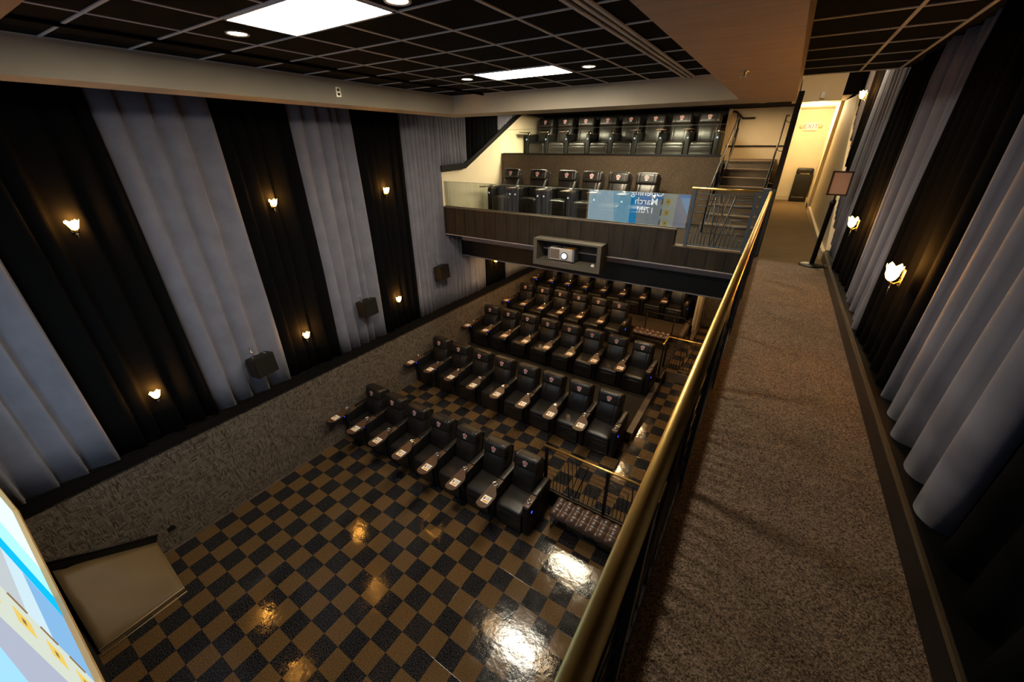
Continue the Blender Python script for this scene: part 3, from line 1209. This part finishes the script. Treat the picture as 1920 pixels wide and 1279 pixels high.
def railing(name, label, p0, axis, length, height, posts, rail_r, pm='iron', base=.07, over=(0.03, 0.03), top='brass', bay_flip=False):
    t = thing(name, label, 'railing', p0)
    D = Vector((1, 0, 0)) if axis == 'x' else Vector((0, 1, 0))
    m = MB()
    m.tube([D * -over[0] + Vector((0, 0, height - rail_r)), D * (length + over[1]) + Vector((0, 0, height - rail_r))], rail_r, top, 24)
    m.build('top_rail', t)
    ht = height - 2 * rail_r
    for q in posts:
        m = MB()
        c = D * q
        e = .025
        m.box(c.x - e, c.x + e, c.y - e, c.y + e, 0, ht + .01, pm)
        m.build('post', t)
    m = MB()
    a, bb = D * posts[0], D * posts[-1]
    e = .014
    if axis == 'x':
        m.box(a.x, bb.x, -e, e, base - .02, base, pm)
    else:
        m.box(-e, e, a.y, bb.y, base - .02, base, pm)
    m.build('bottom_bar', t)
    for k, (q0, q1) in enumerate(zip(posts, posts[1:])):
        m = MB()
        o = D * (q0 + .018)
        infill(m, lambda u, v: o + D * u + Vector((0, 0, base + v)), q1 - q0 - .036, ht - base, pm, flip=bay_flip)
        m.build('infill_panel', t)
    return t


railing('brass_railing', 'long shiny brass handrail along the left edge of the walkway', (-.077, -.60, WALK), 'y', 8.47, 1.07, [0.05 + 1.2 * k for k in range(8)], .023)
BS = 'brass_satin'
railing('brass_railing', 'blue-grey railing with brass top across the foot of the balcony stairs', (-1.225, 7.97, 4.462), 'x', 1.14, 1.035, [0, .96], .020, pm='blue_iron', over=(.06, .0), base=.045, top=BS)
railing('brass_railing', 'brass-topped railing behind the near tufted bench', (-2.385, 4.875, .30), 'x', 2.35, 1.04, [0, 1.16, 2.3], .020, over=(.05, .0), base=.05, top=BS)
t = railing('brass_railing', 'short brass-topped corner railing at the step beside the third row', (-1.52, 10.24, .56), 'x', 1.35, .98, [0, 1.0], .020, over=(0, .1), base=.09, top=BS)
m = MB()
m.tube([(0, -.56, .96), (0, 0, .96)], .020, BS, 16)
m.build('side_rail', t)
m = MB()
m.box(-.018, .018, -.54, -.504, 0, .95, 'iron')
m.build('post', t)
m = MB()
for k in range(6):
    m.bar((0, -.52, .12 + .14 * k), (0, -.02, .12 + .14 * k), .006, 'iron')
m.build('infill_panel', t)

# black handrails
t = thing('handrail', 'black handrail behind the far bench in front of the last row', 'handrail', (-2.65, 11.86, .86))
m = MB()
m.tube([(0, 0, .62), (1.22, 0, .62), (1.46, .03, .42), (1.47, .03, -.28)], .018, 'iron', 10)
m.build('top_rail', t)
for x in (.12, .95):
    m = MB()
    m.tube([(x, 0, 0), (x, 0, .62)], .014, 'iron', 8)
    m.build('post', t)
t = thing('handrail', 'double black handrail on the left side of the balcony stairs', 'handrail', (-1.19, 9.55, 4.43))
m = MB()
m.tube([(0, 0, .02), (0, 0, .90), (0, .15, 1.02), (0, 2.2, 2.28), (0, 2.5, 2.32), (.0, 2.5, 1.9)], .018, 'iron', 10)
m.build('top_rail', t)
m = MB()
m.tube([(.03, .05, .30), (.03, 2.2, 1.62), (.03, 2.45, 2.1)], .016, 'iron', 10)
m.build('mid_rail', t)
for y, z0, z1 in ((1.1, .62, 1.60), (2.2, 1.35, 2.27)):
    m = MB()
    m.tube([(0, y, z0), (0, y, z1)], .014, 'iron', 8)
    m.build('post', t)
t = thing('handrail', 'single black handrail on the dark wall right of the balcony stairs', 'handrail', (-.225, 9.5, 4.43))
m = MB()
m.tube([(.05, -.02, .90), (0, 0, .95), (0, 2.3, 2.32), (.05, 2.36, 2.32)], .018, 'iron', 10)
m.build('top_rail', t)
for y in (.25, 1.2, 2.15):
    m = MB()
    m.tube([(0, y, .95 + y * .596), (.06, y, .90 + y * .596), (.13, y, .90 + y * .596)], .008, 'chrome', 6)
    m.build('bracket', t)
t = thing('handrail', 'short bent black handrail on the beige wall above the stairs', 'handrail', (-1.46, 13.18, 6.95))
m = MB()
m.tube([(-.02, .0, .01), (.05, .0, .0), (.24, .0, -.16), (.52, .0, -.155)], .022, 'iron', 10)
m.build('top_rail', t)
m = MB()
m.tube([(.10, .0, -.06), (.10, .05, -.13), (.10, .08, -.13)], .012, 'iron', 8)
m.build('bracket', t)
m = MB()
m.tube([(-1.49, 13.22, 6.14), (-.09, 13.22, 6.14)], .016, 'iron', 8)
tag(m.build('handrail'), 'straight black rail low across the beige wall above the stairs', 'handrail')

# ================================================================== glass panels


def pane(name, label, x0, x1, y, z0, z1, mat, group):
    t = thing(name, label, 'glass panel', (x0, y, z0), group=group)
    m = MB()
    m.box(.006, x1 - x0 - .006, -.006, .006, 0, z1 - z0, mat)
    m.build('pane', t)
    m = MB()
    m.box(0, x1 - x0, -.012, .012, -.0, .012, 'iron')
    m.build('base_channel', t)
    m = MB()
    m.box(.006, x1 - x0 - .006, -.007, .007, z1 - z0, z1 - z0 + .006, 'glass_edge')
    m.build('top_edge', t)
    return t


pane('glass_panel', 'clear glass guard panel at the left end of the lower balcony', XL + .05, -5.25, 7.97, 4.765, 5.36, 'glass_rail', 'lower balcony glass guards')
pane('glass_panel', 'middle glass guard panel on the lower balcony front', -5.25, -3.27, 7.97, 4.765, 5.36, 'glass_rail', 'lower balcony glass guards')
pane('glass_panel', 'glass guard panel mirroring the blue movie screen', -3.27, -1.275, 7.97, 4.765, 5.36, 'glass_rail', 'lower balcony glass guards')
pane('glass_panel', 'left glass guard panel before the top balcony row', XL + .05, -4.25, 10.71, 5.96, 6.57, 'glass_upper', 'upper balcony glass guards')
pane('glass_panel', 'right glass guard panel before the top balcony row', -4.25, -1.27, 10.71, 5.96, 6.57, 'glass_upper', 'upper balcony glass guards')

# ================================================================== benches


def bench(label, loc, L, Dp, nx, ny, hgt):
    t = thing('bench', label, 'bench', loc)
    m = MB()
    kx, ky = nx * 8, ny * 8
    th = .11
    zt_ = hgt

    def hz(u, v):
        a = abs(math.sin(math.pi * nx * u)) * abs(math.sin(math.pi * ny * v))
        ex = min(1.0, min(u, 1 - u) * L / .035) * min(1.0, min(v, 1 - v) * Dp / .035)
        return zt_ - .058 + .058 * (a ** .6) - (1 - math.sqrt(max(0, ex))) * .03
    g = [[m.bm.verts.new((u / kx * L, v / ky * Dp, hz(u / kx, v / ky))) for v in range(ky + 1)] for u in range(kx + 1)]
    k = m.mi('bench_leather')
    for u in range(kx):
        for v in range(ky):
            f = m.bm.faces.new((g[u][v], g[u + 1][v], g[u + 1][v + 1], g[u][v + 1]))
            f.material_index = k
            f.smooth = True
    rim = [g[u][0] for u in range(kx + 1)] + [g[kx][v] for v in range(1, ky + 1)] + [g[u][ky] for u in range(kx - 1, -1, -1)] + [g[0][v] for v in range(ky - 1, 0, -1)]
    low = [m.bm.verts.new((v.co.x, v.co.y, zt_ - th)) for v in rim]
    for i in range(len(rim)):
        f = m.bm.faces.new((rim[i], low[i], low[(i + 1) % len(rim)], rim[(i + 1) % len(rim)]))
        f.material_index = k
    f = m.bm.faces.new(low)
    f.material_index = k
    m.build('cushion', t)
    m = MB()
    for y in (.03, Dp - .03):
        m.tube([(.04, y, zt_ - th - .02), (L - .04, y, zt_ - th - .02)], .013, 'iron', 8)
    m.tube([(.10, Dp / 2, .10), (L - .10, Dp / 2, .10)], .010, 'chrome', 8)
    m.build('frame', t)
    for x in (.05, L - .05):
        m = MB()
        m.tube([(x, .03, zt_ - th), (x, .03, .012), (x, Dp - .03, .012), (x, Dp - .03, zt_ - th)], .012, 'chrome', 8)
        m.build('leg', t)
    return t


bench('brown tufted leather bench on the front floor behind the brass rail', (-2.03, 4.31, 0), 1.55, .43, 9, 3, .45)
bench('brown tufted leather bench beside the fourth row under the black handrail', (-2.80, 11.29, .575), 1.12, .43, 7, 2, .45)

# ================================================================== projector in its housing
t = thing('projector_housing', 'grey-brown open box holding the projector on the balcony front', 'shelf box', (-4.275, 7.545, 3.77))
W_, H_, D_ = 1.575, .58, .40
m = MB()
m.box(0, W_, 0, D_, 0, .115, 'box_brown')
m.build('bottom_board', t)
m = MB()
m.box(0, W_, 0, D_, H_ - .035, H_, 'box_brown')
m.build('top_board', t)
for x0, x1 in ((0, .085), (W_ - .085, W_)):
    m = MB()
    m.box(x0, x1, 0, D_, .115, H_ - .035, 'box_brown')
    m.build('side_board', t)
m = MB()
m.box(.085, W_ - .085, D_ - .02, D_ - .002, .115, H_ - .035, 'plastic_black')
m.build('back_board', t)
t = thing('projector', 'grey video projector with a glowing blue-white lens', 'projector', (-3.92, 7.62, 3.885))
m = MB()
m.rbox((.29, .14, .155), (.56, .25, .27), .02, 'projector_body', 2, seg=2)
m.build('body', t)
m = MB()
for k in range(16):
    m.box(.03 + k * .014, .038 + k * .014, .005, .016, .06, .26, 'projector_grille')
m.build('grille', t)
m = MB()
m.box(.55, .60, .012, .27, .02, .285, 'projector_grey')
m.build('side_panel', t)
m = MB()
m.box(-.03, .012, .012, .27, .02, .285, 'projector_grey')
m.build('side_panel', t)
m = MB()
n = 20
rg = [[m.bm.verts.new((.37 + r * math.cos(6.2832 * j / n), y, .135 + r * math.sin(6.2832 * j / n))) for j in range(n)] for r, y in ((.085, .017), (.08, -.012), (.062, -.012), (.055, .01))]
for i in range(3):
    for j in range(n):
        f = m.bm.faces.new((rg[i][j], rg[i][(j + 1) % n], rg[i + 1][(j + 1) % n], rg[i + 1][j]))
        f.material_index = m.mi('projector_grey')
lens = m.build('lens', t)
m = MB()
f = m.bm.faces.new([m.bm.verts.new((.37 + .05 * math.cos(6.2832 * j / n), .004, .135 + .05 * math.sin(6.2832 * j / n))) for j in range(n)])
f.material_index = m.mi('lens_light')
m.build('lens_glow', lens, recalc=False)
m = MB()
m.box(.42, .56, .03, .20, .290, .294, 'paper_orange')
m.build('sticker', t)
m = MB()
m.box(.17, .30, .06, .10, .288, .304, 'plastic_black')
m.build('lens_dial', t)
m = MB()
m.lathe([(.045, 0), (.045, .02), (.035, .045), (.012, .055), (.0005, .056)], (-2.88, 7.62, 3.886), 'white_plastic', 16)
tag(m.build('sensor'), 'small white round sensor right of the projector in its box', 'sensor')

# ================================================================== movie screen
SY = -.51
t = thing('movie_screen', 'big bright movie screen showing a blue slide with a tan building', 'movie screen', (0, SY, 0))
cols = {'s_sky': (.10, .33, .80), 's_sky2': (.28, .55, .90), 's_pale': (.62, .86, 1.0), 's_pale2': (.34, .70, .93), 's_azure': (.005, .40, .92), 's_tan': (.50, .54, .46), 's_tan2': (.40, .44, .46),
        's_blue': (.18, .36, .58), 's_shade': (.33, .36, .45), 's_yellow': (.62, .45, .10), 's_brown': (.20, .13, .06), 's_white': (.95, .97, 1.0), 's_facade': (.46, .60, .66), 's_edge': (.03, .05, .10)}
for k, c in cols.items():
    emit(k, c, E_SCREEN * (1.9 if k == 's_white' else 1.0))
SX0, SX1, SZ0, SZ1 = -6.66, -2.0, 2.34, 5.1
m = MB()


def pat(pts, mat, lift):
    f = m.bm.faces.new([m.bm.verts.new((x, lift, z)) for x, z in pts])
    f.material_index = m.mi(mat)
    f.normal_update()
    if f.normal.y < 0:
        f.normal_flip()


pat([(SX0, SZ0), (SX1, SZ0), (SX1, SZ1), (SX0, SZ1)], 's_sky', 0)
pat([(-3.1, SZ0), (SX1, SZ0), (SX1, 4.4), (-3.1, 4.4)], 's_sky2', .0004)
pat([(SX0, SZ0), (-4.86, SZ0), (-4.86, SZ1), (SX0, SZ1)], 's_pale2', .0004)
pat([(SX0, SZ0), (-5.35, SZ0), (-5.7, SZ1), (SX0, SZ1)], 's_pale', .0006)
pat([(-4.86, SZ0), (-4.52, SZ0), (-4.52, SZ1), (-4.86, SZ1)], 's_azure', .0006)
pat([(-4.52, SZ0), (-4.58, 3.72), (-3.60, 4.35), (-3.60, SZ0)], 's_facade', .0008)
pat([(-4.55, 3.30), (-4.58, 3.72), (-3.60, 4.35), (-3.60, 3.30)], 's_tan2', .0010)
pat([(-4.52, SZ0), (-4.53, 3.0), (-3.60, 2.95), (-3.60, SZ0)], 's_blue', .0010)
pat([(-3.64, SZ0), (-3.64, 4.78), (-3.12, 4.72), (-3.12, SZ0)], 's_tan', .0012)
pat([(-3.12, SZ0), (-3.12, 4.62), (-2.62, 3.72), (-2.42, 3.0), (-2.42, SZ0)], 's_shade', .0012)
for z in (4.22, 3.82, 3.42, 3.02, 2.62):
    pat([(-3.50, z - .10), (-3.50, z + .12), (-3.34, z + .10), (-3.34, z - .12)], 's_yellow', .0016)
    pat([(-3.45, z - .02), (-3.45, z + .03), (-3.39, z + .03), (-3.39, z - .02)], 's_brown', .0018)
    pat([(-3.66, z - .14), (-3.66, z + .10), (-3.61, z + .14), (-3.61, z - .10)], 's_brown', .0016)
pat([(-2.62 + .25 * math.cos(6.2832 * j / 24), 2.62 + .25 * math.sin(6.2832 * j / 24)) for j in range(24)], 's_pale', .0016)


def text_on_screen(txt, xc, z, size, mat, lift, off=0.0):
    cu = bpy.data.curves.new('lettering', 'FONT')
    cu.body = txt
    cu.size = size
    cu.align_x = 'CENTER'
    cu.offset = off
    o = bpy.data.objects.new('lettering', cu)
    COL.objects.link(o)
    dg_ = bpy.context.evaluated_depsgraph_get()
    me = bpy.data.meshes.new_from_object(o.evaluated_get(dg_))
    bpy.data.objects.remove(o)
    k = m.mi(mat)
    vs2 = [m.bm.verts.new((xc - v.co.x, lift, z + v.co.y)) for v in me.vertices]
    for p in me.polygons:
        try:
            f = m.bm.faces.new([vs2[i] for i in p.vertices])
            f.material_index = k
            f.normal_update()
            if f.normal.y < 0:
                f.normal_flip()
        except ValueError:
            pass


for txt, z, sz in (('Opening', 4.40, .37), ('March', 4.07, .36), ('17th!', 3.75, .33)):
    text_on_screen(txt, -4.25, z, sz, 's_edge', .0020, .016)
    text_on_screen(txt, -4.25, z, sz, 's_white', .0024, .004)
m.build('screen_surface', t, recalc=False)
m = MB()
fw, fd = .09, .035
m.box(SX0 - fw, SX1 + fw, -.05, fd, SZ0 - fw, SZ0, 'screen_frame')
m.box(SX0 - fw, SX1 + fw, -.05, fd, SZ1, SZ1 + fw, 'screen_frame')
m.box(SX0 - fw, SX0, -.05, fd, SZ0, SZ1, 'screen_frame')
m.box(SX1, SX1 + fw, -.05, fd, SZ0, SZ1, 'screen_frame')
m.build('frame', t)
m = MB()
m.box(SX0, SX1, -.04, -.005, SZ0, SZ1, 'black_paint')
m.build('backing', t)

# ================================================================== front left corner cover
t = thing('corner_cover', 'beige sloped metal cover in the front left corner below the screen', 'cover', (0, 0, 0))
A, B_, C_, D2 = Vector((XL + .02, -.62, .93)), Vector((XL + .02, .375, .36)), Vector((-6.255, .32, .05)), Vector((-6.225, -.672, .06))
m = MB()
n = 10
g = [[None] * (n + 1) for _ in range(n + 1)]
for i in range(n + 1):
    for j in range(n + 1):
        u, v = i / n, j / n
        p = (A * (1 - u) + B_ * u) * (1 - v) + (D2 * (1 - u) + C_ * u) * v
        cr = abs(u - v * .75)
        p = p + Vector((0, 0, -.07 * math.exp(-(cr / .16) ** 2) * (1 - v) * (1 if 0 < i < n else .3)))
        g[i][j] = m.bm.verts.new(p)
k = m.mi('cover_beige')
for i in range(n):
    for j in range(n):
        f = m.bm.faces.new((g[i][j], g[i + 1][j], g[i + 1][j + 1], g[i][j + 1]))
        f.material_index = k
        f.smooth = True
rim = [g[i][0] for i in range(n + 1)] + [g[n][j] for j in range(1, n + 1)] + [g[i][n] for i in range(n - 1, -1, -1)] + [g[0][j] for j in range(n - 1, 0, -1)]
low = [m.bm.verts.new((v.co.x, v.co.y, 0)) for v in rim]
for i in range(len(rim)):
    f = m.bm.faces.new((rim[i], rim[(i + 1) % len(rim)], low[(i + 1) % len(rim)], low[i]))
    f.material_index = k
m.build('panel', t)
m = MB()
d = (C_ - D2).normalized()
m.tube([D2 + Vector((0, 0, .012)), C_ + Vector((0, 0, .012))], .010, 'cover_edge', 6)
m.tube([D2 + Vector((.05, 0, -.045)), C_ + Vector((.05, 0, -.04))], .010, 'cover_edge', 6)
m.build('front_lip', t)
m = MB()
m.tube([A + Vector((.02, 0, .16)), B_ + Vector((.02, .06, .12))], .012, 'iron', 6)
m.prism([(A.y, A.z), (B_.y, B_.z), (B_.y + .05, B_.z + .12), (A.y, A.z + .15)], 0, XL + .007, XL + .03, 'black_gloss')
m.build('wall_flange', t)
t = thing('wall_port', 'round black hole plate low on the left wall near the corner', 'wall vent', (XL, .61, .42))
m = MB()
n = 18
for i, (r, x) in enumerate(((.055, .004), (.048, .010), (.0, .010))):
    pass
f = m.bm.faces.new([m.bm.verts.new((.006, .055 * math.cos(6.2832 * j / n), .055 * math.sin(6.2832 * j / n))) for j in range(n)])
f.material_index = m.mi('plastic_black')
m.build('plate', t, recalc=False)

# ================================================================== hall things
t = thing('sign_stand', 'black pole sign stand with a framed sheet on the walkway', 'sign stand', (.745, 7.74, WALK))
m = MB()
m.lathe([(.172, 0), (.172, .012), (.15, .026), (.05, .036), (.035, .04)], (0, 0, 0), 'can_black', 28)
m.build('base', t)
m = MB()
m.lathe([(.033, .03), (.033, .93), (.037, .93), (.037, .99), (.02, 1.0)], (0, 0, 0), 'plastic_black', 18)
m.build('pole', t)
m = MB()
m.lathe([(.012, .99), (.012, 1.07)], (0, 0, 0), 'iron', 10)
m.build('neck', t)
tilt = lambda x, y, z: Vector((x, y + (z - 1.06) * .25, 1.06 + (z - 1.06) * .97))
m = MB()
for x0, x1, z0, z1 in ((-.115, .135, 1.06, 1.082), (-.115, .135, 1.378, 1.40), (-.115, -.093, 1.06, 1.40), (.113, .135, 1.06, 1.40)):
    q = [tilt(x, y, z) for y in (-.012, .012) for x, z in ((x0, z0), (x1, z0), (x1, z1), (x0, z1))]
    vv = [m.bm.verts.new(p) for p in q]
    for ff in ((0, 1, 2, 3), (7, 6, 5, 4), (0, 4, 5, 1), (1, 5, 6, 2), (2, 6, 7, 3), (3, 7, 4, 0)):
        f = m.bm.faces.new([vv[i] for i in ff])
        f.material_index = m.mi('brown_edge')
m.build('frame', t)
m = MB()
vv = [m.bm.verts.new(tilt(x, y, z)) for y in (-.004, .004) for x, z in ((-.10, 1.075), (.12, 1.075), (.12, 1.385), (-.10, 1.385))]
for ff in ((0, 1, 2, 3), (7, 6, 5, 4), (0, 4, 5, 1), (1, 5, 6, 2), (2, 6, 7, 3), (3, 7, 4, 0)):
    f = m.bm.faces.new([vv[i] for i in ff])
    f.material_index = m.mi('sign_paper')
m.build('sheet', t)

t = thing('trash_can', 'tall black trash can at the end of the hall below the exit sign', 'trash can', (.625, 17.18, WALK))
m = MB()
m.rbox((0, 0, .43), (.46, .40, .86), .02, 'can_black', 1, seg=2)
m.build('bin', t)
m = MB()
m.rbox((0, 0, .95), (.47, .41, .19), .05, 'can_black', 2, seg=3)
m.build('lid', t)
m = MB()
m.box(-.14, .14, -.215, -.205, .86, .90, 'chrome')
m.build('flap', t)
m = MB()
m.box(-.18, .18, -.206, -.200, .14, .155, 'outlet_steel')
m.build('label_strip', t)

t = thing('exit_sign', 'lit exit sign with two small lamps on the hall end wall', 'exit sign', (.42, 17.385, 6.70))
m = MB()
m.box(-.19, .19, -.02, .012, -.09, .10, 'white_plastic')
m.box(-.17, .17, -.035, .012, -.125, -.09, 'beige_trim')
m.build('housing', t)
cu = bpy.data.curves.new('lettering', 'FONT')
cu.body = 'EXIT'
cu.size = .19
cu.align_x = 'CENTER'
o = bpy.data.objects.new('lettering', cu)
COL.objects.link(o)
me = bpy.data.meshes.new_from_object(o.evaluated_get(bpy.context.evaluated_depsgraph_get()))
bpy.data.objects.remove(o)
m = MB()
vv = [m.bm.verts.new((v.co.x, -.023, -.065 + v.co.y)) for v in me.vertices]
for p in me.polygons:
    f = m.bm.faces.new([vv[i] for i in p.vertices])
    f.material_index = m.mi('exit_red')
m.build('lettering', t, recalc=False)
for sx in (-1, 1):
    m = MB()
    m.rbox((sx * .25, -.05, .0), (.09, .08, .08), .03, 'beige_trim', 1)
    m.tube([(sx * .19, 0, 0), (sx * .24, -.03, 0)], .012, 'beige_trim', 8)
    m.build('lamp_head', t)
m = MB()
m.rbox((.33, 11.77, 7.11), (.09, .06, .13), .015, 'white_plastic', 1)
tag(m.build('sensor_box'), 'small white box on the beige header above the hall', 'sensor')

# hall lamp fill from the fixture itself
d = bpy.data.lights.new('hall_lamp', 'POINT')
d.energy = 150
d.color = (1.0, .79, .46)
d.shadow_soft_size = .12
o = bpy.data.objects.new('hall_lamp', d)
COL.objects.link(o)
o.location = (.40, 15.6, 7.05)
